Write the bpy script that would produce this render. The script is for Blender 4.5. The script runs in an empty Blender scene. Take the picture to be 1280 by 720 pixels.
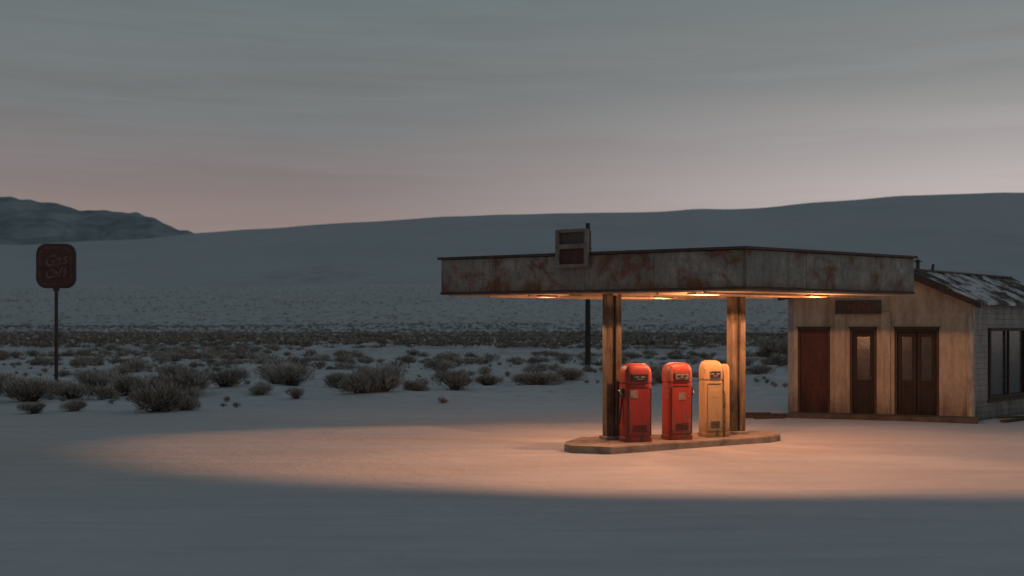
import bpy, bmesh, math, random
import numpy as np
from mathutils import Vector, Matrix
random.seed(7)
rng = np.random.default_rng(11)
scene = bpy.context.scene
scene.view_settings.view_transform = 'Standard'
scene.view_settings.look = 'None'
scene.view_settings.exposure = 0

# ------------------------------------------------------------------ helpers
def link(o, parent=None):
    scene.collection.objects.link(o)
    if parent: o.parent = parent
    return o

def empty(name, loc=(0,0,0), rz=0):
    e = bpy.data.objects.new(name, None)
    e.empty_display_size = 0.3
    e.location = loc; e.rotation_euler = (0,0,rz)
    return link(e)

def mesh_obj(name, verts, faces, mat, parent=None, smooth=False, bevel=0):
    me = bpy.data.meshes.new(name)
    me.from_pydata([tuple(v) for v in verts], [], faces)
    bm = bmesh.new(); bm.from_mesh(me)
    bmesh.ops.recalc_face_normals(bm, faces=bm.faces)
    bm.to_mesh(me); bm.free()
    if smooth:
        for p in me.polygons: p.use_smooth = True
    if mat: me.materials.append(mat)
    o = bpy.data.objects.new(name, me)
    if bevel:
        b = o.modifiers.new('bev', 'BEVEL'); b.width = bevel; b.segments = 2; b.limit_method='ANGLE'
    return link(o, parent)

def boxes(name, lst, mat, parent=None, bevel=0):
    """lst: (cx,cy,cz,sx,sy,sz[,rz])"""
    V=[];F=[]
    for b in lst:
        cx,cy,cz,sx,sy,sz = b[:6]; rz = b[6] if len(b)>6 else 0
        c,s = math.cos(rz), math.sin(rz)
        n=len(V)
        for dz in (-1,1):
            for dx,dy in ((-1,-1),(1,-1),(1,1),(-1,1)):
                x=dx*sx/2; y=dy*sy/2
                V.append((cx+x*c-y*s, cy+x*s+y*c, cz+dz*sz/2))
        F += [(n,n+3,n+2,n+1),(n+4,n+5,n+6,n+7)]
        for i in range(4):
            j=(i+1)%4
            F.append((n+i,n+j,n+4+j,n+4+i))
    return mesh_obj(name,V,F,mat,parent,bevel=bevel)

def prism(name, poly, z0, z1, mat, parent=None, bevel=0):
    n=len(poly)
    V=[(p[0],p[1],z0) for p in poly]+[(p[0],p[1],z1) for p in poly]
    F=[tuple(range(n))[::-1], tuple(range(n,2*n))]
    for i in range(n):
        j=(i+1)%n; F.append((i,j,n+j,n+i))
    return mesh_obj(name,V,F,mat,parent,bevel=bevel)

def cyl(name, p0, p1, r0, r1, mat, parent=None, n=16):
    p0=Vector(p0);p1=Vector(p1); d=(p1-p0).normalized()
    a=d.orthogonal().normalized(); b=d.cross(a)
    V=[];F=[]
    for p,r in ((p0,r0),(p1,r1)):
        for i in range(n):
            t=2*math.pi*i/n; V.append(p+a*math.cos(t)*r+b*math.sin(t)*r)
    for i in range(n):
        j=(i+1)%n; F.append((i,j,n+j,n+i))
    F.append(tuple(range(n))[::-1]); F.append(tuple(range(n,2*n)))
    return mesh_obj(name,V,F,mat,parent,smooth=False)

# ------------------------------------------------------------------ materials
class NT:
    def __init__(s, name):
        s.m = bpy.data.materials.new(name); s.m.use_nodes=True
        s.t = s.m.node_tree; s.n=s.t.nodes; s.l=s.t.links
        s.b = s.n['Principled BSDF']
        s.tc = s.n.new('ShaderNodeTexCoord')
    def mapping(s, scale=(1,1,1), src='Object', rz=0):
        mp = s.n.new('ShaderNodeMapping'); mp.inputs['Scale'].default_value=scale
        mp.inputs['Rotation'].default_value=(0,0,rz)
        s.l.new(s.tc.outputs[src], mp.inputs[0]); return mp.outputs[0]
    def noise(s, vec, scale, detail=6, rough=.6, dist=0):
        n=s.n.new('ShaderNodeTexNoise'); n.inputs['Scale'].default_value=scale
        n.inputs['Detail'].default_value=detail; n.inputs['Roughness'].default_value=rough
        n.inputs['Distortion'].default_value=dist
        s.l.new(vec,n.inputs['Vector']); return n.outputs['Fac']
    def ramp(s, fac, stops):
        r=s.n.new('ShaderNodeValToRGB'); cr=r.color_ramp
        while len(cr.elements)<len(stops): cr.elements.new(0.5)
        for e,(p,c) in zip(cr.elements,stops):
            e.position=p; e.color=(c,c,c,1) if isinstance(c,(int,float)) else (*c,1)
        s.l.new(fac,r.inputs[0]); return r.outputs[0]
    def mix(s, fac, a, b, mode='MIX'):
        m=s.n.new('ShaderNodeMix'); m.data_type='RGBA'; m.blend_type=mode
        for sock,v in ((m.inputs[0],fac),(m.inputs[6],a),(m.inputs[7],b)):
            if isinstance(v,tuple): sock.default_value=(*v,1)
            elif isinstance(v,(int,float)): sock.default_value=v
            else: s.l.new(v,sock)
        return m.outputs[2]
    def math(s, op, a, b=0, clamp=False):
        m=s.n.new('ShaderNodeMath'); m.operation=op; m.use_clamp=clamp
        for i,v in enumerate((a,b)):
            if isinstance(v,(int,float)): m.inputs[i].default_value=v
            else: s.l.new(v,m.inputs[i])
        return m.outputs[0]
    def xyz(s, src='Object'):
        x=s.n.new('ShaderNodeSeparateXYZ'); s.l.new(s.tc.outputs[src],x.inputs[0]); return x.outputs
    def color(s,c): s.l.new(c,s.b.inputs['Base Color'])
    def bump(s,h,strength=.3,dist=.02):
        b=s.n.new('ShaderNodeBump'); b.inputs['Strength'].default_value=strength
        b.inputs['Distance'].default_value=dist
        s.l.new(h,b.inputs['Height']); s.l.new(b.outputs[0],s.b.inputs['Normal'])
    def rough(s,v):
        if isinstance(v,(int,float)): s.b.inputs['Roughness'].default_value=v
        else: s.l.new(v,s.b.inputs['Roughness'])

def simple(name, c1, c2, scale=4, rough=.8, metal=0, stretch=(1,1,1), bump=.2):
    t=NT(name); v=t.mapping(stretch); n=t.noise(v,scale,8,.65)
    t.color(t.ramp(n,[(.35,c1),(.65,c2)])); t.rough(rough); t.b.inputs['Metallic'].default_value=metal
    t.bump(n,bump,.02); return t.m

def worn_paint(name, base, dark, rust, chips=.62, rough=.45, scale=3):
    t=NT(name); v=t.mapping((1,1,.45)); n1=t.noise(v,scale,10,.7); n2=t.noise(t.mapping(),scale*4,8,.7)
    c=t.mix(t.ramp(n1,[(.35,0),(.7,1)]),base,dark)
    f=t.ramp(t.math('ADD',t.math('MULTIPLY',n1,.5),t.math('MULTIPLY',n2,.5)),[(chips-.04,0),(chips,1)])
    c=t.mix(f,c,rust)
    z=t.xyz()[2]
    d=t.math('MULTIPLY',t.ramp(z,[(0.0,1),(.35,0)]),t.ramp(n2,[(.3,.2),(.7,.9)]))
    c=t.mix(d,c,(.07,.045,.03))
    t.color(c); t.rough(t.ramp(n2,[(.3,rough-.1),(.7,rough+.3)])); t.bump(n2,.15,.01)
    return t.m

M_red  = worn_paint('red_enamel',(.40,.030,.016),(.20,.018,.012),(.12,.04,.02),.585)
M_red2 = worn_paint('red_enamel_faded',(.44,.040,.020),(.25,.025,.014),(.26,.13,.085),.565)
M_cream= worn_paint('cream_enamel',(.48,.32,.15),(.38,.24,.105),(.14,.06,.03),.60)
M_chrome=simple('dull_chrome',(.22,.2,.18),(.36,.33,.3),12,.45,.8)
M_black = simple('black_rubber',(.012,.012,.012),(.03,.028,.025),14,.7)
M_label = simple('aged_label',(.36,.27,.20),(.18,.10,.08),9,.6)
M_glass = simple('dark_glass',(.02,.020,.018),(.045,.040,.034),3,.2)
M_concrete = simple('concrete',(.34,.28,.22),(.17,.13,.10),3.5,.9,0,(1,1,1),.4)
M_dkconc = simple('dirty_concrete',(.05,.04,.032),(.11,.085,.07),2.5,.95,0,(1,1,1),.5)
M_pole = simple('weathered_pole',(.018,.016,.015),(.05,.045,.04),3,.9,0,(4,4,.3))
M_darkmetal = simple('dark_metal',(.03,.028,.027),(.07,.05,.04),6,.6,.3)

def timber():
    t=NT('painted_timber'); v=t.mapping((6,6,.5)); n=t.noise(v,3,9,.7)
    n2=t.noise(t.mapping((1,1,.6)),2.2,8,.7)
    c=t.ramp(n,[(.3,(.05,.034,.022)),(.5,(.13,.095,.058)),(.7,(.21,.155,.10))])
    c=t.mix(t.ramp(n2,[(.47,0),(.64,1)]),c,(.045,.03,.021))
    t.color(c); t.rough(.9); t.bump(n,.5,.02); return t.m
M_timber=timber()

def fascia_mat():
    t=NT('rusted_sheet_metal')
    n1=t.noise(t.mapping((1,1,.9)),1.35,10,.72,.5)
    n2=t.noise(t.mapping((4,4,.7)),2.4,9,.72)
    n3=t.noise(t.mapping(),6,10,.75)
    n4=t.noise(t.mapping((.6,.6,.4)),1.1,6,.65)
    paint=t.ramp(n3,[(.32,(.10,.115,.108)),(.50,(.20,.22,.205)),(.68,(.34,.355,.33))])
    paint=t.mix(t.ramp(n4,[(.38,0),(.62,.65)]),paint,(.11,.125,.12))
    c=t.mix(t.ramp(n2,[(.46,0),(.76,.8)]),paint,(.06,.055,.048))
    s=t.math('ADD',t.math('MULTIPLY',n1,.68),t.math('MULTIPLY',n3,.32))
    rust=t.ramp(n3,[(.3,(.045,.022,.016)),(.65,(.15,.062,.038))])
    c=t.mix(t.ramp(s,[(.485,0),(.565,.92)]),c,rust)
    z=t.xyz()[2]
    e=t.math('MULTIPLY',t.ramp(t.math('MULTIPLY',t.math('ABSOLUTE',t.math('SUBTRACT',z,3.7)),2.0),[(.5,0),(.86,1)]),t.ramp(n3,[(.35,0),(.6,.9)]))
    c=t.mix(e,c,(.06,.033,.024))
    t.color(c); t.rough(t.ramp(n1,[(.4,.65),(.6,.9)])); t.bump(t.math('ADD',n3,n1),.5,.03); return t.m
M_fascia=fascia_mat()

def soffit_mat():
    t=NT('soffit_boards'); n=t.noise(t.mapping((.4,6,1)),3,8,.7)
    t.color(t.ramp(n,[(.3,(.30,.21,.13)),(.7,(.52,.40,.26))])); t.rough(.9); t.bump(n,.3,.02); return t.m
M_soffit=soffit_mat()

def wall_mat(name, a, b, dirt, boards=True):
    t=NT(name)
    n=t.noise(t.mapping((2.5,2.5,.6)),1.6,9,.7); n2=t.noise(t.mapping(),9,8,.7)
    c=t.ramp(n2,[(.3,a),(.7,b)])
    c=t.mix(t.ramp(n,[(.42,0),(.72,.85)]),c,dirt)
    z=t.xyz()[2]
    base=t.math('MULTIPLY',t.ramp(z,[(.05,1),(.8,0)]),t.ramp(n,[(.3,.25),(.6,.95)]))
    c=t.mix(base,c,tuple(x*.55 for x in dirt))
    t.color(c); t.rough(.9)
    t.bump(t.math('ADD',n2,n),.35,.03)
    return t.m
M_wall=wall_mat('stained_stucco',(.35,.275,.20),(.44,.355,.265),(.18,.12,.08))
M_wall2=wall_mat('grey_clapboard',(.25,.245,.24),(.34,.335,.325),(.13,.12,.11))
M_trim=simple('peeling_trim',(.42,.38,.32),(.22,.18,.14),5,.8,0,(3,3,.5))
M_door_red=wall_mat('red_door_paint',(.060,.022,.016),(.10,.038,.026),(.028,.017,.013))
M_door=wall_mat('brown_door_paint',(.024,.017,.012),(.042,.027,.019),(.016,.011,.009))
M_door_frame=simple('door_frame',(.035,.023,.016),(.07,.046,.031),6,.85,0,(3,3,.4))

def roof_mat():
    t=NT('snow_patched_roof'); n=t.noise(t.mapping((1,1,1)),1.1,9,.65,.4); n2=t.noise(t.mapping(),8,6,.7)
    c=t.ramp(n2,[(.3,(.03,.028,.028)),(.7,(.08,.065,.055))])
    c=t.mix(t.ramp(n,[(.46,0),(.56,1)]),c,(.50,.53,.57))
    t.color(c); t.rough(.85); t.bump(n,.5,.05); return t.m
M_roof=roof_mat()

# ------------------------------------------------------------------ world (dusk overcast sky)
W=bpy.data.worlds.new('sky'); scene.world=W; W.use_nodes=True
t=W.node_tree; n=t.nodes; l=t.links
bg=n['Background']; tc=n.new('ShaderNodeTexCoord')
sep=n.new('ShaderNodeSeparateXYZ'); l.new(tc.outputs['Generated'],sep.inputs[0])
def wramp(stops):
    r=n.new('ShaderNodeValToRGB'); cr=r.color_ramp; cr.interpolation='EASE'
    while len(cr.elements)<len(stops): cr.elements.new(.5)
    for e,(p,c) in zip(cr.elements,stops): e.position=p; e.color=(*c,1)
    return r
def wm(op,a,b=0,clamp=False):
    m=n.new('ShaderNodeMath'); m.operation=op; m.use_clamp=clamp
    for i,v in enumerate((a,b)):
        if isinstance(v,(int,float)): m.inputs[i].default_value=v
        else: l.new(v,m.inputs[i])
    return m.outputs[0]
def wnoise(scale,rot,sc,det,rough,dist):
    mp=n.new('ShaderNodeMapping'); mp.inputs['Scale'].default_value=scale; mp.inputs['Rotation'].default_value=(0,math.radians(rot),0)
    l.new(tc.outputs['Generated'],mp.inputs[0])
    nz=n.new('ShaderNodeTexNoise'); nz.inputs['Scale'].default_value=sc; nz.inputs['Detail'].default_value=det; nz.inputs['Roughness'].default_value=rough
    nz.inputs['Distortion'].default_value=dist
    l.new(mp.outputs[0],nz.inputs['Vector']); return nz.outputs['Fac']
nz1=wnoise((1.3,1.3,14),5,2.6,9,.6,.3)
nz2=wnoise((1.6,1.6,34),8,3.2,8,.62,.5)
wob=wm('ADD',wm('MULTIPLY',wm('SUBTRACT',nz1,.5),.06),wm('MULTIPLY',wm('SUBTRACT',nz2,.5),.035))
zz=wm('ADD',sep.outputs[2],wob)
rl=wramp([(0,(.295,.222,.207)),(.085,(.285,.220,.207)),(.13,(.228,.198,.197)),(.20,(.172,.186,.191)),(.30,(.148,.178,.186)),(1,(.092,.118,.133))])
rr=wramp([(0,(.56,.49,.475)),(.11,(.52,.465,.455)),(.16,(.395,.37,.365)),(.215,(.25,.258,.257)),(.30,(.176,.202,.207)),(1,(.092,.118,.133))])
l.new(zz,rl.inputs[0]); l.new(zz,rr.inputs[0])
mr=n.new('ShaderNodeMapRange'); mr.interpolation_type='SMOOTHSTEP'
mr.inputs[1].default_value=-.22; mr.inputs[2].default_value=.50
l.new(sep.outputs[0],mr.inputs[0])
mx=n.new('ShaderNodeMix'); mx.data_type='RGBA'
l.new(mr.outputs[0],mx.inputs[0]); l.new(rl.outputs[0],mx.inputs[6]); l.new(rr.outputs[0],mx.inputs[7])
nm=wm('ADD',wm('ADD',wm('MULTIPLY',nz1,.34),wm('MULTIPLY',nz2,.26)),.70)
mul=n.new('ShaderNodeVectorMath'); mul.operation='SCALE'
l.new(mx.outputs[2],mul.inputs[0]); l.new(nm,mul.inputs['Scale'])
l.new(mul.outputs[0],bg.inputs[0]); bg.inputs[1].default_value=1.0

sun=bpy.data.lights.new('sun','SUN'); sun.energy=.08; sun.angle=math.radians(25); sun.color=(1,.86,.8)
so=bpy.data.objects.new('sun',sun); link(so); so.rotation_euler=(math.radians(62),0,math.radians(138))

# ------------------------------------------------------------------ terrain
class F2:
    def __init__(s,seed,n=14,lo=.6,hi=2.4):
        r=np.random.default_rng(seed); a=r.uniform(0,2*np.pi,n); f=r.uniform(lo,hi,n)
        s.a=np.cos(a)*f; s.b=np.sin(a)*f; s.p=r.uniform(0,6.28,n); s.w=1/f; s.w/=np.sqrt((s.w**2).sum()/2)
    def __call__(s,x,y):
        x=np.asarray(x,float)[...,None]; y=np.asarray(y,float)[...,None]
        return (np.sin(x*s.a+y*s.b+s.p)*s.w).sum(-1)
f1=F2(1); f2=F2(2); f3=F2(3)
def sm(a,b,v):
    t_=np.clip((v-a)/(b-a),0,1); return t_*t_*(3-2*t_)
def gh(x,y):
    x=np.asarray(x,float); y=np.asarray(y,float)
    h=.007*f1(x*.9,y*.9)
    lot=sm(31,42,y+1.2*f2(x*.12,y*.12))
    near_b=1-sm(6.5,7.5,x)*(1-sm(20,24,x))*(1-sm(38,44,y))
    h=h+lot*near_b*(.06+.09*f2(x*.35,y*.35)+.03*f3(x*1.3,y*1.3))
    fore=1-sm(12,17,y)
    h=h+fore*.014*f3(x*.7,y*.7)
    far=sm(90,500,y); h=h+far*.5*f1(x*.012,y*.02)
    r=np.clip((y-480)/1520,0,None)
    h=h+76*r**1.15*(1+.06*f2(x*.0016,y*.0012))+sm(600,1200,y)*1.5*f3(x*.008,y*.006)
    h=np.where(y>2001,h*.2,h)
    return h
ys=np.concatenate([np.arange(-30,10,2.),np.arange(10,60,.3),60*np.exp(np.linspace(0,math.log(2000/60),260)),[2030,2080]])
ks=np.linspace(-1.25,1.25,520)
K,Y=np.meshgrid(ks,ys); X=K*(np.maximum(Y,0)+40); Z=gh(X,Y)
def grid_obj(name,X,Y,Z,mat):
    r,c=X.shape; co=np.stack([X,Y,Z],-1).reshape(-1,3)
    i=np.arange(r*c).reshape(r,c)
    f=np.stack([i[:-1,:-1],i[:-1,1:],i[1:,1:],i[1:,:-1]],-1).reshape(-1,4)
    return quads(name,co,f,mat,True)
def quads(name,co,f,mat,smooth=False,attr=None):
    me=bpy.data.meshes.new(name)
    me.vertices.add(len(co)); me.vertices.foreach_set('co',co.astype(np.float32).ravel())
    k=f.shape[1]
    me.loops.add(f.size); me.loops.foreach_set('vertex_index',f.astype(np.int32).ravel())
    me.polygons.add(len(f)); me.polygons.foreach_set('loop_start',np.arange(0,f.size,k,dtype=np.int32))
    me.polygons.foreach_set('loop_total',np.full(len(f),k,dtype=np.int32))
    me.update(calc_edges=True)
    if smooth: me.polygons.foreach_set('use_smooth',np.ones(len(f),dtype=bool))
    if attr is not None:
        a=me.attributes.new('shade','FLOAT','POINT'); a.data.foreach_set('value',attr.astype(np.float32))
    me.materials.append(mat)
    o=bpy.data.objects.new(name,me); return link(o)

def ground_mat():
    t=NT('snow_ground'); X_,Y_,Z_=t.xyz()
    nA=t.noise(t.mapping((.12,.22,1)),1,8,.6,.5)
    nB=t.noise(t.mapping((1,1,1)),1.6,8,.65)
    nC=t.noise(t.mapping((.10,.55,1)),1.1,9,.65,1.0)
    nD=t.noise(t.mapping((.16,1.6,1),rz=.10),1.3,8,.65,.6)
    nF=t.noise(t.mapping((1,1,1)),14,6,.7)
    snow=t.ramp(nA,[(.25,(.44,.475,.52)),(.75,(.53,.565,.61))])
    snow=t.mix(t.ramp(nB,[(.35,.0),(.75,.3)]),snow,(.37,.39,.42))
    snow=t.mix(t.ramp(nD,[(.48,.0),(.68,.45)]),snow,(.37,.375,.39))
    drive=t.math('MULTIPLY',t.ramp(t.math('DIVIDE',Y_,100.),[(.15,0),(.19,1),(.29,1),(.36,0)]),t.ramp(nC,[(.38,.15),(.66,.65)]))
    c=t.mix(drive,snow,(.42,.385,.36))
    mid=t.math('MULTIPLY',t.ramp(t.math('DIVIDE',Y_,100.),[(.34,0),(.5,1)]),t.ramp(nB,[(.48,0),(.62,.55)]))
    c=t.mix(mid,c,(.21,.20,.185))
    yk=t.math('DIVIDE',Y_,2000.)
    nS=t.noise(t.mapping((.35,.12,1)),.5,7,.75); nP=t.noise(t.mapping((.006,.004,1)),1,5,.6)
    sp=t.math('MULTIPLY',t.ramp(nS,[(.47,0),(.58,1)]),t.ramp(nP,[(.3,.45),(.7,1)]))
    w=t.ramp(yk,[(.04,0),(.07,.85),(.3,.85),(.42,.45),(.8,.38),(1,.12)])
    c=t.mix(t.math('MULTIPLY',sp,w),c,(.085,.085,.08))
    t.color(c); t.rough(.85); t.b.inputs['Specular IOR Level'].default_value=.15
    h=t.math('ADD',t.math('MULTIPLY',nB,1.),t.math('ADD',t.math('MULTIPLY',nF,.25),t.math('MULTIPLY',nD,.7)))
    t.bump(h,.5,.08); return t.m
grid_obj('ground',X,Y,Z,ground_mat())

def hill_mat(name,a,b,rock,lo,hi,sc):
    t=NT(name)
    n1=t.noise(t.mapping((.0016*sc,.0010*sc,.004*sc)),1,9,.62,.6); n2=t.noise(t.mapping((.02,.01,.02)),1,7,.7)
    c=t.ramp(n1,[(.3,a),(.7,b)])
    c=t.mix(t.math('MULTIPLY',t.ramp(n1,[(lo,0),(hi,1)]),t.ramp(n2,[(.35,.2),(.65,.9)])),c,rock)
    t.color(c); t.rough(.95); t.b.inputs['Specular IOR Level'].default_value=0; return t.m
rp=[(-400,318),(0,307),(150,300),(240,292.5),(290,289),(400,281),(520,273),(600,269),(680,266),(760,267),(830,264),(870,262),(925,263),(960,257),(1050,251),(1130,244.5),(1180,243),(1280,240),(1600,228),(2000,235)]
rk=np.array([(p-640)/1400 for p,_ in rp]); rz_=np.array([2.5+(410-q)/1400*4000 for _,q in rp])
ks=np.linspace(-1.1,1.15,420); D=np.concatenate([np.linspace(2040,4000,90),[4100,4300,4700,5200]])
K,Y=np.meshgrid(ks,D); X=K*Y; tt=(Y-2040)/1960
zr=np.interp(ks,rk,rz_)
zr=np.convolve(np.pad(zr,4,mode='edge'),np.ones(9)/9,mode='valid')
zr=zr+1.4*f1(ks*60,ks*0)
ZR=np.tile(zr,(len(D),1))
base=42
Z=base+(ZR-base)*np.where(tt<=1,tt**1.0,1-(tt-1)*.9)+np.where(tt<1,np.sin(np.pi*np.clip(tt,0,1)),0)*(13*f2(X*.0022,Y*.0012)+4*f3(X*.007,Y*.004)-18)
grid_obj('snow_hill',X,Y,Z,hill_mat('hill_snow',(.37,.41,.45),(.45,.49,.53),(.28,.31,.335),.52,.72,1))
mp_=[(-500,262),(-300,240),(-120,236),(0,246),(20,248),(45,252),(70,255),(100,262),(140,264),(172,266),(185,270),(200,276),(225,287),(245,293),(330,320),(500,340)]
mk=np.array([(p-640)/1400 for p,_ in mp_]); mz=np.array([2.5+(410-q)/1400*7000 for _,q in mp_])
ks=np.linspace(-.85,-.08,260); D=np.concatenate([np.linspace(5300,7000,60),[7150,7400,7900]])
K,Y=np.meshgrid(ks,D); X=K*Y; tt=(Y-5300)/1700
zr=np.interp(ks,mk,mz)+4*f3(ks*260,ks*0)
Z=200+(np.tile(zr,(len(D),1))-200)*np.where(tt<=1,tt,1-(tt-1)*1.2)+np.where(tt<1,np.sin(np.pi*np.clip(tt,0,1)),0)*(26*f2(X*.008,Y*.003)+10*f3(X*.02,Y*.01))
grid_obj('mountain',X,Y,Z,hill_mat('mountain_rock_snow',(.28,.34,.38),(.20,.25,.28),(.14,.175,.195),.42,.6,2.4))

# ------------------------------------------------------------------ sagebrush
def bush_template(seed,nb,bw,bl,flat=.75):
    r=np.random.default_rng(seed)
    nl=r.integers(5,9); lc=np.stack([r.uniform(-.34,.34,nl),r.uniform(-.34,.34,nl),r.uniform(.12,.5,nl)],-1); lr=r.uniform(.2,.36,nl)
    which=r.integers(0,nl,nb)
    d=r.normal(size=(nb,3)); d[:,2]=d[:,2]*.8+.25; d/=np.linalg.norm(d,axis=1)[:,None]
    rad=r.uniform(.2,1.1,nb)**.6
    p=lc[which]+d*(lr[which]*rad)[:,None]
    p[:,2]=np.abs(p[:,2])+.01
    ax=d*.55+np.array([0,0,.8])+r.normal(size=(nb,3))*.35; ax/=np.linalg.norm(ax,axis=1)[:,None]
    sd=np.cross(ax,r.normal(size=(nb,3))); sd/=np.linalg.norm(sd,axis=1)[:,None]
    L=bl*r.uniform(.5,1.4,nb)[:,None]; Wd=bw*r.uniform(.6,1.4,nb)[:,None]
    q=np.stack([p-sd*Wd*.5, p+sd*Wd*.5, p+ax*L+sd*Wd*.2, p+ax*L-sd*Wd*.2],1)
    ns=max(3,nb//14); idx=r.integers(0,nb,ns); root=np.stack([r.uniform(-.12,.12,ns),r.uniform(-.12,.12,ns),np.full(ns,-.05)],-1)
    tip=p[idx]; sdd=np.cross(tip-root,r.normal(size=(ns,3))); sdd/=np.linalg.norm(sdd,axis=1)[:,None]
    qs=np.stack([root-sdd*.012,root+sdd*.012,tip+sdd*.005,tip-sdd*.005],1)
    Q=np.concatenate([q,qs])
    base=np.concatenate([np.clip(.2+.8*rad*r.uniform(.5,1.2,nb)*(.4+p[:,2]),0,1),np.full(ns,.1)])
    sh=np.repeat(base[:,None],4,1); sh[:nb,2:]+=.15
    return Q,sh
def scatter(tpls,pos,wid,hgt,r):
    Vs=[];Ss=[]
    ti=r.integers(0,len(tpls),len(pos))
    for k,(Q,sh) in enumerate(tpls):
        m=np.where(ti==k)[0]
        if len(m)==0: continue
        a=r.uniform(0,6.28,len(m)); c=np.cos(a)[:,None,None]; s=np.sin(a)[:,None,None]
        x=Q[None,:,:,0]; y=Q[None,:,:,1]; z=Q[None,:,:,2]
        w=wid[m][:,None,None]; h=hgt[m][:,None,None]
        V=np.stack([(x*c-y*s)*w+pos[m,0][:,None,None],(x*s+y*c)*w+pos[m,1][:,None,None],z*h+pos[m,2][:,None,None]],-1)
        tint=r.uniform(-.15,.2,len(m))[:,None,None]
        Vs.append(V.reshape(-1,3)); Ss.append((sh[None]+tint).reshape(-1))
    return Vs,Ss
def bmat():
    t=NT('sagebrush_twigs'); a=t.n.new('ShaderNodeAttribute'); a.attribute_name='shade'
    nn=t.noise(t.mapping(),.6,4,.6)
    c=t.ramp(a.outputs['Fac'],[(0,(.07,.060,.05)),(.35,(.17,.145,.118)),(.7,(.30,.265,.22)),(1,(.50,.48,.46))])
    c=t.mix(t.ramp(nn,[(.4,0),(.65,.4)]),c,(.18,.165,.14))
    t.color(c); t.rough(.95); t.b.inputs['Specular IOR Level'].default_value=.1; return t.m
BM=bmat()
hero=[bush_template(100+i,1900,.018,.15) for i in range(6)]
med=[bush_template(200+i,300,.042,.2) for i in range(6)]
far=[bush_template(300+i,22,.2,.34) for i in range(6)]
vfar=[bush_template(400+i,5,.55,.4) for i in range(5)]
HL=[(-15.8,36.8,1.45,.85),(-15.7,40,1.15,.7),(-13.1,33.6,.6,.4),(-13.9,32.6,.6,.35),(-10.5,33.6,1.45,1.1),(-10.0,34.3,.8,.8),(-12.0,41,1.5,1.1),(-11.2,43.7,1.4,.75),
    (-14.8,42.7,1.3,.8),(-8.9,45.5,1.35,1.0),(-7.5,39,.6,.4),(-7.0,45.5,1.2,.8),(-5.3,39.8,1.3,1.0),(-4.7,40.2,1.3,1.05),(-3.75,43.7,.9,.6),(-2.3,45.5,1.35,.85),(-1.1,50,1.0,.55),
    (1.07,50,1.7,.8),(2.65,51.5,1.4,.7),(19.6,83,2.6,1.7),(-18.6,38,1.3,.9),(-19.5,42,1.5,.9),(-22,37,1.4,1),(-25,46,1.6,1.1),(-17.2,46,1.4,.9),
    (-16.9,35.2,1.1,.6),(-12.6,38.4,.8,.5),(-9.3,41.2,.8,.5),(-17.6,40.6,1.3,.85),(-13.6,46.5,1.6,.95),(-10.2,48.5,1.5,.85),(-6.1,42.5,.8,.55)]
HL=np.array(HL)
def zpos(x,y): return np.stack([x,y,gh(x,y)],-1)
Vs=[];Ss=[]
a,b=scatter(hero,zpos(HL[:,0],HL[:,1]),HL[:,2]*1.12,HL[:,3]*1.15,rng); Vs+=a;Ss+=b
def region(n,d0,d1,k0=-.62,k1=.62,power=2):
    u=rng.uniform(0,1,n); d=(d0**power+u*(d1**power-d0**power))**(1/power); k=rng.uniform(k0,k1,n); return k*d,d
def keep(x,y):
    m=~((x>6.5)&(x<24)&(y<46)); return m&~((np.abs(x-4)<3)&(y<45))
x,y=region(290,40,75); m=keep(x,y)&(f2(x*.22,y*.16)>.05)&(y>39.5+1.5*f3(x*.3,y*0)); x,y=x[m],y[m]
w=rng.uniform(.5,1.3,len(x)); a,b=scatter(med,zpos(x,y),w,w*rng.uniform(.5,.8,len(x)),rng); Vs+=a;Ss+=b
x,y=region(520,35.5,72); m=keep(x,y)&(y>36)&(f2(x*.22,y*.16)>-.5); x,y=x[m],y[m]
w=rng.uniform(.14,.36,len(x)); a,b=scatter(med,zpos(x,y),w,w*.9,rng); Vs+=a;Ss+=b
x,y=region(1200,72,140); m=f2(x*.1,y*.06)>-.2; x,y=x[m],y[m]
w=rng.uniform(.5,1.5,len(x)); a,b=scatter(med,zpos(x,y),w,w*rng.uniform(.4,.65,len(x)),rng); Vs+=a;Ss+=b
x,y=region(12000,135,620,power=1.3); w=rng.uniform(.6,2.0,len(x)); a,b=scatter(far,zpos(x,y),w,w*rng.uniform(.35,.6,len(x)),rng); Vs+=a;Ss+=[v-.25 for v in b]
x,y=region(9000,550,1900); w=rng.uniform(1.0,3.2,len(x)); a,b=scatter(vfar,zpos(x,y),w,w*.3,rng); Vs+=a;Ss+=[v-.1 for v in b]
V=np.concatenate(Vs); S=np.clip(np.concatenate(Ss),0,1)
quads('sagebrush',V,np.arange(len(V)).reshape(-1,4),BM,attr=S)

# ------------------------------------------------------------------ canopy
can=empty('gas_station_canopy')
C=Vector((4.54,21.9)); L=Vector((-1.60,25.4)); R=Vector((8.93,24.9)); B=Vector((2.79,28.4))
ctr=(C+L+R+B)/4
prism('canopy_body',[C,R,B,L],3.25,4.04,M_fascia,can)
def outp(s): return [p+(p-ctr).normalized()*s for p in (C,R,B,L)]
prism('roof_cap',outp(.10),4.045,4.10,M_darkmetal,can,.01)
prism('bottom_lip',outp(.035),3.262,3.30,M_darkmetal,can,.006)
bl=[]
for p,q in ((L,C),(C,R),(R,B),(B,L)):
    d=(q-p); ln=d.length; d.normalize(); nrm=Vector((d.y,-d.x))
    ang=math.atan2(d.y,d.x); u=0.02
    while u<ln-.05:
        w=min(random.uniform(1.0,2.3),ln-.02-u)
        c=p+d*(u+w/2)+nrm*(.012+random.uniform(0,.006))
        bl.append((c.x,c.y,3.67+random.uniform(-.006,.006),w-.006,.026,.72,ang))
        u+=w
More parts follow.
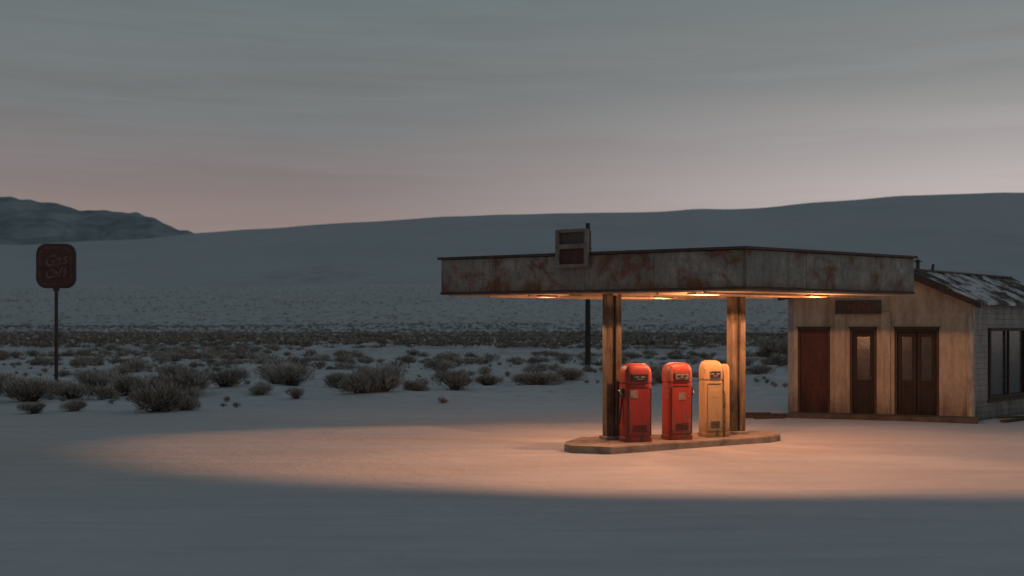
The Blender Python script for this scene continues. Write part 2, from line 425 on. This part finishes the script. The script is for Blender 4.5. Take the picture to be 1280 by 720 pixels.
boxes('fascia_panels',bl,M_fascia,can,.003)
def inset(s): return [p+(ctr-p).normalized()*s for p in (C,R,B,L)]
prism('soffit',inset(.16),3.225,3.249,M_soffit,can)
bl=[]
for i in range(1,7):
    f=i/7; p=L+(C-L)*f; q=B+(R-B)*f
    d=q-p; ln=d.length-.5; c=(p+q)/2
    bl.append((c.x,c.y,3.205,ln,.06,.04,math.atan2(d.y,d.x)))
boxes('joists',bl,M_soffit,can,.004)
for i,(px,py) in enumerate(((2.09,23.68),(4.95,24.86))):
    boxes('column_%d'%(i+1),[(px-.055,py,1.68,.17,.22,3.07,.35),(px+.115,py+.03,1.68,.13,.26,3.07,.35)],M_timber,can,.008)
    boxes('column_base_%d'%(i+1),[(px+.02,py,.17,.42,.38,.10,.35)],M_concrete,can,.01)

def emis(name,col,s):
    t=NT(name); t.b.inputs['Base Color'].default_value=(*col,1)
    t.b.inputs['Emission Color'].default_value=(*col,1); t.b.inputs['Emission Strength'].default_value=s; return t.m
M_tube=emis('lamp_diffuser',(1,.60,.33),1.3)
M_tube2=emis('lamp_diffuser_dim',(1,.50,.25),.32)
LAMPC=(1.0,.44,.225)
def lamp_profile(ld,wx,wy,hi,lo_,ox,oy,back,up):
    """luminaire distribution: batwing thrown towards the (wx,wy) side, with an oval cut-off and some uplight"""
    ld.use_nodes=True; t=ld.node_tree; n=t.nodes; l=t.links
    em=n['Emission']; g=n.new('ShaderNodeNewGeometry'); s=n.new('ShaderNodeSeparateXYZ'); l.new(g.outputs['Incoming'],s.inputs[0])
    def m(op,a,b=0,clamp=False):
        k=n.new('ShaderNodeMath'); k.operation=op; k.use_clamp=clamp
        for i,v in enumerate((a,b)):
            if isinstance(v,(int,float)): k.inputs[i].default_value=v
            else: l.new(v,k.inputs[i])
        return k.outputs[0]
    c=m('MAXIMUM',m('MULTIPLY',s.outputs[2],-1),.02)
    sinv=m('SQRT',m('MAXIMUM',m('SUBTRACT',1,m('MULTIPLY',c,c)),.0004))
    side=m('DIVIDE',m('ADD',m('MULTIPLY',s.outputs[0],wx),m('MULTIPLY',s.outputs[1],wy)),sinv)
    wgt=m('MULTIPLY',m('ADD',side,-.05),1.8,True)
    cap=m('ADD',m('MULTIPLY',wgt,hi-lo_),lo_)
    inten=m('MINIMUM',m('POWER',c,-2.3),cap)
    gx=m('ADD',m('MULTIPLY',m('DIVIDE',s.outputs[0],c),2.93),ox); gy=m('ADD',m('MULTIPLY',m('DIVIDE',s.outputs[1],c),2.93),oy)
    def sq(v): return m('MULTIPLY',v,v)
    e=m('ADD',m('ADD',sq(m('DIVIDE',m('MINIMUM',gx,0),14.2)),sq(m('DIVIDE',m('MAXIMUM',gx,0),back))),
        m('ADD',sq(m('DIVIDE',m('MINIMUM',gy,0),8.1)),sq(m('DIVIDE',m('MAXIMUM',gy,0),5.2 if back<30 else back))))
    mr=n.new('ShaderNodeMapRange'); mr.interpolation_type='SMOOTHSTEP'
    mr.inputs[1].default_value=1.13; mr.inputs[2].default_value=.68; mr.inputs[3].default_value=0; mr.inputs[4].default_value=1
    l.new(e,mr.inputs[0])
    down=m('MULTIPLY',inten,mr.outputs[0])
    upl=m('MULTIPLY',m('MULTIPLY',m('ADD',s.outputs[2],.05),8,True),up)
    l.new(m('ADD',down,upl),em.inputs['Strength'])
CX,CY=4.8,24.5
for i,(px,py,en,wx,wy,hi,lo_,back,up,mt,sx) in enumerate(((.75,24.75,180,-.85,-.53,17,1.5,20,.10,M_tube2,.4),(3.95,23.0,180,-.2,-.98,11,1.6,44,.35,M_tube,.68),  # first lamp and its small fixture are added to spread the light pool left
        (6.6,24.4,165,.5,-.86,11,3.3,44,.38,M_tube2,.6),(3.4,25.6,45,0,-1,3,1.5,44,1.3,M_tube2,.5))):
    rt=.62
    boxes('lamp_housing_%d'%(i+1),[(px,py,3.205,sx+.06,.26,.03,rt)],M_darkmetal,can,.006)
    boxes('lamp_diffuser_%d'%(i+1),[(px,py,3.182,sx,.20,.018,rt)],mt,can,.006)
    ld=bpy.data.lights.new('canopy_lamp','POINT'); ld.energy=en; ld.color=LAMPC; ld.shadow_soft_size=.06
    lamp_profile(ld,wx,wy,hi,lo_,px-CX,py-CY,back,up)
    lo=bpy.data.objects.new('lamp_%d'%(i+1),ld); lo.location=(px,py,2.93); link(lo,can)

d=(C-L).normalized(); ang=math.atan2(d.y,d.x)
cs=empty('canopy_sign',(1.27,23.62,4.18),ang)
boxes('sign_cabinet',[(0,.12,0,.70,.16,.74)],M_darkmetal,cs,.01)
fr=[(-.335,.0,0,.085,.12,.80),(.335,.0,0,.075,.12,.80),(0,.0,.37,.595,.12,.07),(0,.0,-.37,.595,.12,.07),(0,.0,.04,.595,.11,.10)]
boxes('sign_frame',fr,simple('grey_frame',(.18,.18,.17),(.09,.08,.07),7,.7),cs,.008)
boxes('upper_panel',[(0,.02,.21,.59,.02,.25)],simple('faded_panel',(.07,.06,.055),(.035,.03,.028),6,.6),cs)
boxes('lower_panel',[(0,.02,-.17,.59,.02,.33)],simple('dark_red_panel',(.075,.018,.015),(.025,.014,.012),5,.6),cs)
boxes('bracket',[(-.2,.3,-.2,.04,.4,.04),(.2,.3,-.2,.04,.4,.04)],M_darkmetal,cs)

# ------------------------------------------------------------------ island
isl=empty('pump_island')
prism('kerb',[(1.06,22.75),(1.22,22.42),(1.95,22.15),(5.62,24.35),(5.95,24.8),(5.9,25.5),(5.5,25.65),(1.5,24.2),(1.1,23.2)],-.03,.15,M_concrete,isl,.025)

# ------------------------------------------------------------------ pumps
def lathe_rr(name,prof,w,d,mat,parent,off=(0,0),n=40,ex=5):
    V=[];F=[]
    for z,sx,sy in prof:
        for i in range(n):
            a=2*math.pi*i/n; c,s=math.cos(a),math.sin(a)
            x=math.copysign(abs(c)**(2/ex),c)*w/2*sx; y=math.copysign(abs(s)**(2/ex),s)*d/2*sy
            V.append((x+off[0],y+off[1],z))
    for k in range(len(prof)-1):
        for i in range(n):
            j=(i+1)%n; F.append((k*n+i,k*n+j,(k+1)*n+j,(k+1)*n+i))
    F.append(tuple(range(n))[::-1]); F.append(tuple(range((len(prof)-1)*n,len(prof)*n)))
    o=mesh_obj(name,V,F,mat,parent,smooth=True)
    m=o.modifiers.new('e','EDGE_SPLIT'); m.split_angle=math.radians(35)
    return o
def tube(name,pts,r,mat,parent):
    cu=bpy.data.curves.new(name,'CURVE'); cu.dimensions='3D'; sp=cu.splines.new('NURBS'); sp.points.add(len(pts)-1)
    for p,q in zip(sp.points,pts): p.co=(*q,1)
    sp.use_endpoint_u=True; sp.order_u=4; cu.bevel_depth=r; cu.bevel_resolution=3; cu.materials.append(mat)
    o=bpy.data.objects.new(name,cu); return link(o,parent)
def pump(loc,rz,w,mat,H,kind):
    e=empty('fuel_pump',loc,rz); d=.46
    s=H/1.64
    prof=[(0,1.06,1.06),(.09,1.06,1.06),(.10,1,1),(1.20*s,1,1),(1.205*s,.93,.93),(1.235*s,.93,.93),(1.24*s,1.01,1.01),(1.42*s,1.01,1.01),(1.50*s,.97,.97),(1.56*s,.89,.89),(1.60*s,.78,.78),(1.63*s,.58,.6),(1.64*s,.3,.32)]
    lathe_rr('cabinet',prof,w,d,mat,e)
    y=-d/2
    boxes('dial_bezel',[(0,y-.012,1.345*s,w*.62,.03,.16)],M_darkmetal if kind!=2 else M_chrome,e,.01)
    boxes('dial_face',[(0,y-.030,1.345*s,w*.54,.012,.12)],M_label if kind==0 else M_glass,e,.004)
    boxes('dial_digits',[(-.07,y-.039,1.36*s,.08,.006,.03),(.06,y-.039,1.36*s,.09,.006,.03),(0,y-.039,1.315*s,.13,.006,.016)],M_black if kind==0 else M_label,e)
    boxes('front_door',[(0,y-.006,.63*s,w*.80,.022,.98*s)],mat,e,.008)
    boxes('trim_strips',[(-w*.415,y-.008,.63*s,.012,.026,1.0*s),(w*.415,y-.008,.63*s,.012,.026,1.0*s),(0,y-.012,1.15*s,w*.80,.026,.012)],M_darkmetal if kind!=2 else M_chrome,e,.003)
    boxes('label',[(-w*.22 if kind==1 else 0,y-.021,(1.0 if kind==1 else .93)*s,w*.28,.008,.15)],M_label if kind!=2 else mat,e,.002)
    boxes('lower_vent',[(0,y-.020,.22+.03*k,w*.5,.01,.012) for k in range(5)],M_black,e)
    sx=1 if kind!=1 else -1
    boxes('nozzle_boot',[(sx*(w/2+.02),-.05,1.02*s,.06,.13,.20)],M_darkmetal,e,.012)
    tube('nozzle',[(sx*(w/2+.05),-.13,.98*s),(sx*(w/2+.06),-.05,1.06*s),(sx*(w/2+.055),.02,1.12*s),(sx*(w/2+.05),.07,1.02*s)],.016,M_chrome,e)
    tube('hose',[(sx*(w/2+.055),.05,1.05*s),(sx*(w/2+.09),.09,.75*s),(sx*(w/2+.07),.06,.35*s),(sx*(w/2+.06),0,.30*s),(sx*(w/2+.05),-.05,.6*s),(sx*(w/2+.01),-.02,.9*s)],.017,M_black,e)
    return e
pump((2.56,23.25,.15),.28,.60,M_red,1.62,1)
pump((3.49,23.72,.15),.30,.56,M_red2,1.62,0)
p3=pump((4.30,24.25,.15),.24,.42,M_cream,1.65,2)
lathe_rr('side_column',[(0,1.05,1.05),(.08,1.05,1.05),(.09,1,1),(1.42,1,1),(1.50,.9,.9),(1.55,.7,.7),(1.57,.4,.4)],.17,.30,M_cream,p3,(.325,.02),ex=3.5)
boxes('column_clamp',[(.23,.02,.5,.08,.12,.05),(.23,.02,1.25,.08,.12,.05)],M_chrome,p3,.006)

# ------------------------------------------------------------------ building
bd=empty('gas_station_building')
A0=Vector((8.0,31.8)); A1=Vector((12.32,30.0)); dF=(A1-A0); LF=dF.length; dF.normalize(); inF=Vector((-dF.y,dF.x))
dS=Vector((.707,.707)); LS=7.0; A2=A1+dS*LS; A3=A0+dS*LS; inS=Vector((-dS.y,dS.x))
def ztop(u):
    ua=.663*LF
    return 3.42+(4.0-3.42)*u/ua if u<ua else 4.0-(4.0-3.27)*(u-ua)/(LF-ua)
def wallpieces(name,P,d,inn,pieces,th,mat):
    V=[];F=[]
    for (u0,u1,z0,za,zb) in pieces:
        n0=len(V)
        for off in (0,th):
            for u,z in ((u0,z0),(u1,z0),(u1,zb),(u0,za)):
                p=P+d*u+inn*off; V.append((p.x,p.y,z))
        F+=[(n0,n0+1,n0+2,n0+3),(n0+7,n0+6,n0+5,n0+4)]
        for i in range(4):
            j=(i+1)%4; F.append((n0+i,n0+4+i,n0+4+j,n0+j))
    return mesh_obj(name,V,F,mat,bd)
ops=[(.11,1.0),(1.53,2.25),(2.71,3.86)]; ZO=2.48
pcs=[];u=0
brk=.663*LF
def addp(u0,u1,z0):
    if u0<brk<u1:
        pcs.append((u0,brk,z0,ztop(u0),ztop(brk))); pcs.append((brk,u1,z0,ztop(brk),ztop(u1)))
    else: pcs.append((u0,u1,z0,ztop(u0),ztop(u1)))
for a,b in ops:
    addp(u,a,0.0); addp(a,b,ZO); u=b
addp(u,LF,0.0)
wallpieces('front_wall',A0,dF,inF,pcs,.22,M_wall)
w0,w1,wz0,wz1=1.06,3.85,.55,2.50
wallpieces('side_wall',A1,dS,inS,[(.0,w0,0,3.27,3.27),(w0,w1,0,wz0,wz0),(w0,w1,wz1,3.27,3.27),(w1,LS,0,3.27,3.27)],.2,M_wall2)
V=[]
for k in range(21):
    z=.12+k*.15
    if z>3.2: break
    segs=[(.06,LS)] if (z>wz1+.02 or z<wz0-.16) else [(.06,w0-.08),(w1+.08,LS)]
    for s0,s1 in segs:
        c=A1+dS*((s0+s1)/2)-inS*.010
        V.append((c.x,c.y,z,s1-s0,.022,.142,math.atan2(dS.y,dS.x)))
boxes('clapboards',V,M_wall2,bd,.004)
wallpieces('left_wall',A0,dS,-inS,[(0.02,LS,0,3.36,3.36)],-.2,M_wall2)
wallpieces('back_wall',A3,dF,inF,[(0,LF,0,3.36,3.2)],-.2,M_wall2)
def on_front(u,z,w,th,h,out):
    p=A0+dF*u-inF*out; return (p.x,p.y,z,w,th,h,math.atan2(dF.y,dF.x))
def on_side(u,z,w,th,h,out):
    p=A1+dS*u-inS*out; return (p.x,p.y,z,w,th,h,math.atan2(dS.y,dS.x))
mats=[M_door_red,M_door,M_door]
for i,(a,b) in enumerate(ops):
    c=(a+b)/2; w=b-a; f=.07
    boxes('door_frame_%d'%(i+1),[on_front(a+f/2,1.24,f,.14,2.44,-.09),on_front(b-f/2,1.24,f,.14,2.44,-.09),on_front(c,2.44,w-2*f,.14,.07,-.09),
        on_front(c,ZO+.03,w+.04,.05,.05,.02)],M_door_frame,bd,.006)
    nleaf=2 if i==2 else 1; lw=(w-2*f)/nleaf
    L1=[];G=[];T=[]
    for k in range(nleaf):
        cc=a+f+lw*(k+.5)
        L1.append(on_front(cc,1.25,lw-.012,.045,2.30,-.13))
        T+= [on_front(cc-lw/2+.06,1.25,.09,.03,2.26,-.100),on_front(cc+lw/2-.06,1.25,.09,.03,2.26,-.100)]
        for zz_ in (.24,.98,2.32): T.append(on_front(cc,zz_,lw-.22,.03,.13 if zz_>.3 else .24,-.100))
        G.append(on_front(cc,1.66,lw-.24,.008,1.2,-.104))
    boxes('door_leaf_%d'%(i+1),L1,mats[i],bd)
    boxes('door_rails_%d'%(i+1),T,mats[i],bd,.004)
    boxes('door_glass_%d'%(i+1),G,M_glass if i!=0 else M_door_red,bd)
    boxes('door_handle_%d'%(i+1),[on_front(a+w*.8 if i!=2 else c-.05,1.1,.03,.05,.12,-.07)],M_darkmetal,bd,.005)
boxes('pilasters',[on_front(1.265,1.5,.30,.06,2.9,.031),on_front(2.48,1.5,.26,.06,2.9,.031)],M_wall,bd,.01)
boxes('wall_sign',[on_front(1.76,3.08,1.22,.05,.38,.09)],M_darkmetal,bd,.008)
boxes('wall_sign_letters',[on_front(1.38+.135*k,3.08,.07+.03*((k*7)%3)/2,.012,.15,.121) for k in range(7)],simple('sign_red',(.14,.02,.015),(.06,.02,.015),8,.6),bd,.003)
boxes('corner_boards',[on_front(LF-.055,1.62,.13,.03,3.22,.016),on_side(.055,1.62,.13,.03,3.22,.028)],M_trim,bd,.004)
boxes('window_frame',[on_side(w0+.04,(wz0+wz1)/2,.09,.12,wz1-wz0,.0),on_side(w1-.04,(wz0+wz1)/2,.09,.12,wz1-wz0,.0),on_side((w0+w1)/2,wz0+.04,w1-w0-.18,.12,.08,.0),on_side((w0+w1)/2,wz1-.04,w1-w0-.18,.12,.08,.0),
   on_side(w0+(w1-w0)*.5,(wz0+wz1)/2,.05,.07,wz1-wz0-.16,.0),on_side((w0+w1)/2,wz0-.05,w1-w0+.2,.12,.06,.05)],M_door_frame,bd,.006)
boxes('window_glass',[on_side((w0+w1)/2,(wz0+wz1)/2,w1-w0,.01,wz1-wz0,-.06)],M_glass,bd)
boxes('window_shelves',[on_side((w0+w1)/2,z_,w1-w0-.2,.04,.03,-.085) for z_ in (1.0,1.5,2.0)],M_door_frame,bd)
ua=.663*LF
apex=A0+dF*ua; ov=.28
def roofslab(name,ua_,za,ub_,zb,th=.07):
    V=[]
    for z_ in (0,th):
        for s_ in (-ov,LS+ov):
            for u_,zt in ((ua_,za),(ub_,zb)):
                p=A0+dF*u_+dS*s_; V.append((p.x,p.y,zt+z_))
    F=[(0,1,3,2),(4,6,7,5),(0,4,5,1),(2,3,7,6),(0,2,6,4),(1,5,7,3)]
    return mesh_obj(name,V,F,M_roof,bd)
sl_r=(4.0-3.27)/(LF-ua); sl_l=(4.0-3.42)/ua
roofslab('roof_right',ua,4.01,LF+.35,4.01-sl_r*(LF+.35-ua))
roofslab('roof_left',ua-.001,4.012,-.3,4.012-sl_l*(ua+.3))
V=[];F=[]
k=-ov+.05
while k<LS+ov:
    n0=len(V)
    for du in (0,.03):
        for u_,z_ in ((ua+.03,4.08-sl_r*.03),(LF+.34,4.08-sl_r*(LF+.34-ua))):
            p=A0+dF*u_+dS*(k+du); V.append((p.x,p.y,z_)); V.append((p.x,p.y,z_+.028))
    F+=[(n0,n0+1,n0+3,n0+2),(n0+4,n0+6,n0+7,n0+5),(n0+1,n0+5,n0+7,n0+3),(n0,n0+4,n0+5,n0+1),(n0+2,n0+3,n0+7,n0+6)]
    k+=.42
mesh_obj('roof_ribs',V,F,M_roof,bd)
p=apex+dS*.1
cyl('ridge_cap',(p.x-.3,p.y-.3,4.10),(p.x+dS.x*LS,p.y+dS.y*LS,4.10),.045,.045,M_darkmetal,bd,8)
p=apex+dS*.5
cyl('vent_pipe',(p.x,p.y,4.05),(p.x,p.y,4.33),.05,.05,M_darkmetal,bd,12); cyl('vent_cap',(p.x,p.y,4.33),(p.x,p.y,4.40),.13,.03,M_darkmetal,bd,12)
p=apex+dS*1.4
cyl('flue',(p.x,p.y,4.05),(p.x+.03,p.y,4.30),.04,.04,M_darkmetal,bd,12)
V=[];F=[]
for (ua_,za,ub_,zb) in ((ua,4.0,LF+.33,4.0-sl_r*(LF+.33-ua)),(ua,4.0,-.28,4.0-sl_l*(ua+.28))):
    n0=len(V)
    for s_ in (-ov-.03,-ov-.002):
        for u_,z_ in ((ua_,za),(ub_,zb)):
            p=A0+dF*u_+dS*s_; V.append((p.x,p.y,z_-.10)); V.append((p.x,p.y,z_+.06))
    F+=[(n0,n0+1,n0+3,n0+2),(n0+4,n0+6,n0+7,n0+5),(n0+1,n0+5,n0+7,n0+3),(n0,n0+2,n0+6,n0+4),(n0,n0+4,n0+5,n0+1),(n0+2,n0+3,n0+7,n0+6)]
mesh_obj('rake_boards',V,F,M_door_frame,bd)
q=[A0-dF*.1-inF*.75, A1+dF*.15-inF*.75, A1+dF*.15-inF*.003, A0-dF*.1-inF*.003]
sw=prism('sidewalk',q,-.03,.13,M_dkconc,None,.02)

# ------------------------------------------------------------------ scrap timber lying by the building
pk=empty('scrap_planks',(7.0,31.0,0),.05)
boxes('planks',[(-.35,.1,.05,1.3,.16,.10,.08),(.15,.32,.055,1.1,.20,.11,-.12),(.1,-.12,.03,.9,.12,.06,.22),(-.2,.2,.125,.8,.14,.05,-.05)],M_door_frame,pk,.008)
pk=empty('scrap_planks',(13.6,30.2,0),.6)
boxes('planks',[(0,0,.03,1.5,.16,.05,.1),(.2,.15,.08,1.2,.14,.045,-.2),(.9,-.1,.04,.7,.2,.07,.3)],M_door_frame,pk,.004)

# ------------------------------------------------------------------ road sign
sg=empty('road_sign',(-17.8,43.75,0),-.05)
zb=float(gh(-17.8,43.75))
cyl('post',(0,0,zb-.2),(0,0,4.1),.075,.065,M_darkmetal,sg)
def rrect(w,h,r,y0,y1,name,mat,cz,seg=8):
    P=[]
    for cx,cy,a0 in ((w/2-r,h/2-r,0),(-w/2+r,h/2-r,90),(-w/2+r,-h/2+r,180),(w/2-r,-h/2+r,270)):
        for i in range(seg+1):
            a=math.radians(a0+90*i/seg); P.append((cx+r*math.cos(a),cy+r*math.sin(a)))
    n_=len(P); V=[(x_,y0,cz+z_) for x_,z_ in P]+[(x_,y1,cz+z_) for x_,z_ in P]
    F=[tuple(range(n_)),tuple(range(n_,2*n_))[::-1]]+[(i,(i+1)%n_,n_+(i+1)%n_,n_+i) for i in range(n_)]
    return mesh_obj(name,V,F,mat,sg,bevel=.01)
M_sred=simple('faded_sign_red',(.11,.020,.018),(.05,.014,.013),3,.6)
M_sred2=simple('sign_red_field',(.10,.020,.018),(.035,.012,.011),4,.6)
M_swhite=simple('sign_faded_white',(.21,.12,.11),(.055,.02,.018),5,.7)
rrect(1.56,1.74,.40,-.07,.07,'cabinet',M_darkmetal,4.92)
rrect(1.46,1.64,.37,-.085,-.072,'border',M_sred,4.92)
rrect(1.26,1.44,.29,-.095,-.087,'white_ring',M_swhite,4.92)
rrect(1.19,1.37,.27,-.105,-.097,'field',M_sred2,4.92)
for nm,s_,z_,sz in (('lettering_top','Gas',5.12,.60),('lettering_middle','&',4.86,.3),('lettering_bottom','Café',4.62,.46)):
    cu=bpy.data.curves.new(nm,'FONT'); cu.body=s_; cu.size=sz; cu.align_x='CENTER'; cu.align_y='CENTER'; cu.extrude=.006; cu.offset=.012; cu.shear=.4
    cu.materials.append(M_swhite); o=bpy.data.objects.new(nm,cu); o.location=(0,-.112,z_); o.rotation_euler=(math.radians(90),math.radians(-8),0); link(o,sg)
boxes('brackets',[(0,.0,4.0,.22,.1,.12)],M_darkmetal,sg,.01)

up=empty('utility_pole',(4.2,62,0))
cyl('pole',(0,0,-.3),(0,0,8.3),.16,.12,M_pole,up)
boxes('pole_steps',[(.14,0,6.9,.16,.05,.05),(-.12,0,6.2,.16,.05,.05)],M_pole,up)

# ------------------------------------------------------------------ camera
cam=bpy.data.cameras.new('camera'); co=bpy.data.objects.new('camera',cam); link(co)
co.location=(0,0,2.5); co.rotation_euler=(math.radians(90),0,0)
cam.sensor_width=36; cam.lens=39.375; cam.shift_y=50/1280; cam.clip_end=20000; cam.clip_start=.1
cam.dof.use_dof=True; cam.dof.focus_distance=26; cam.dof.aperture_fstop=1.0
scene.camera=co
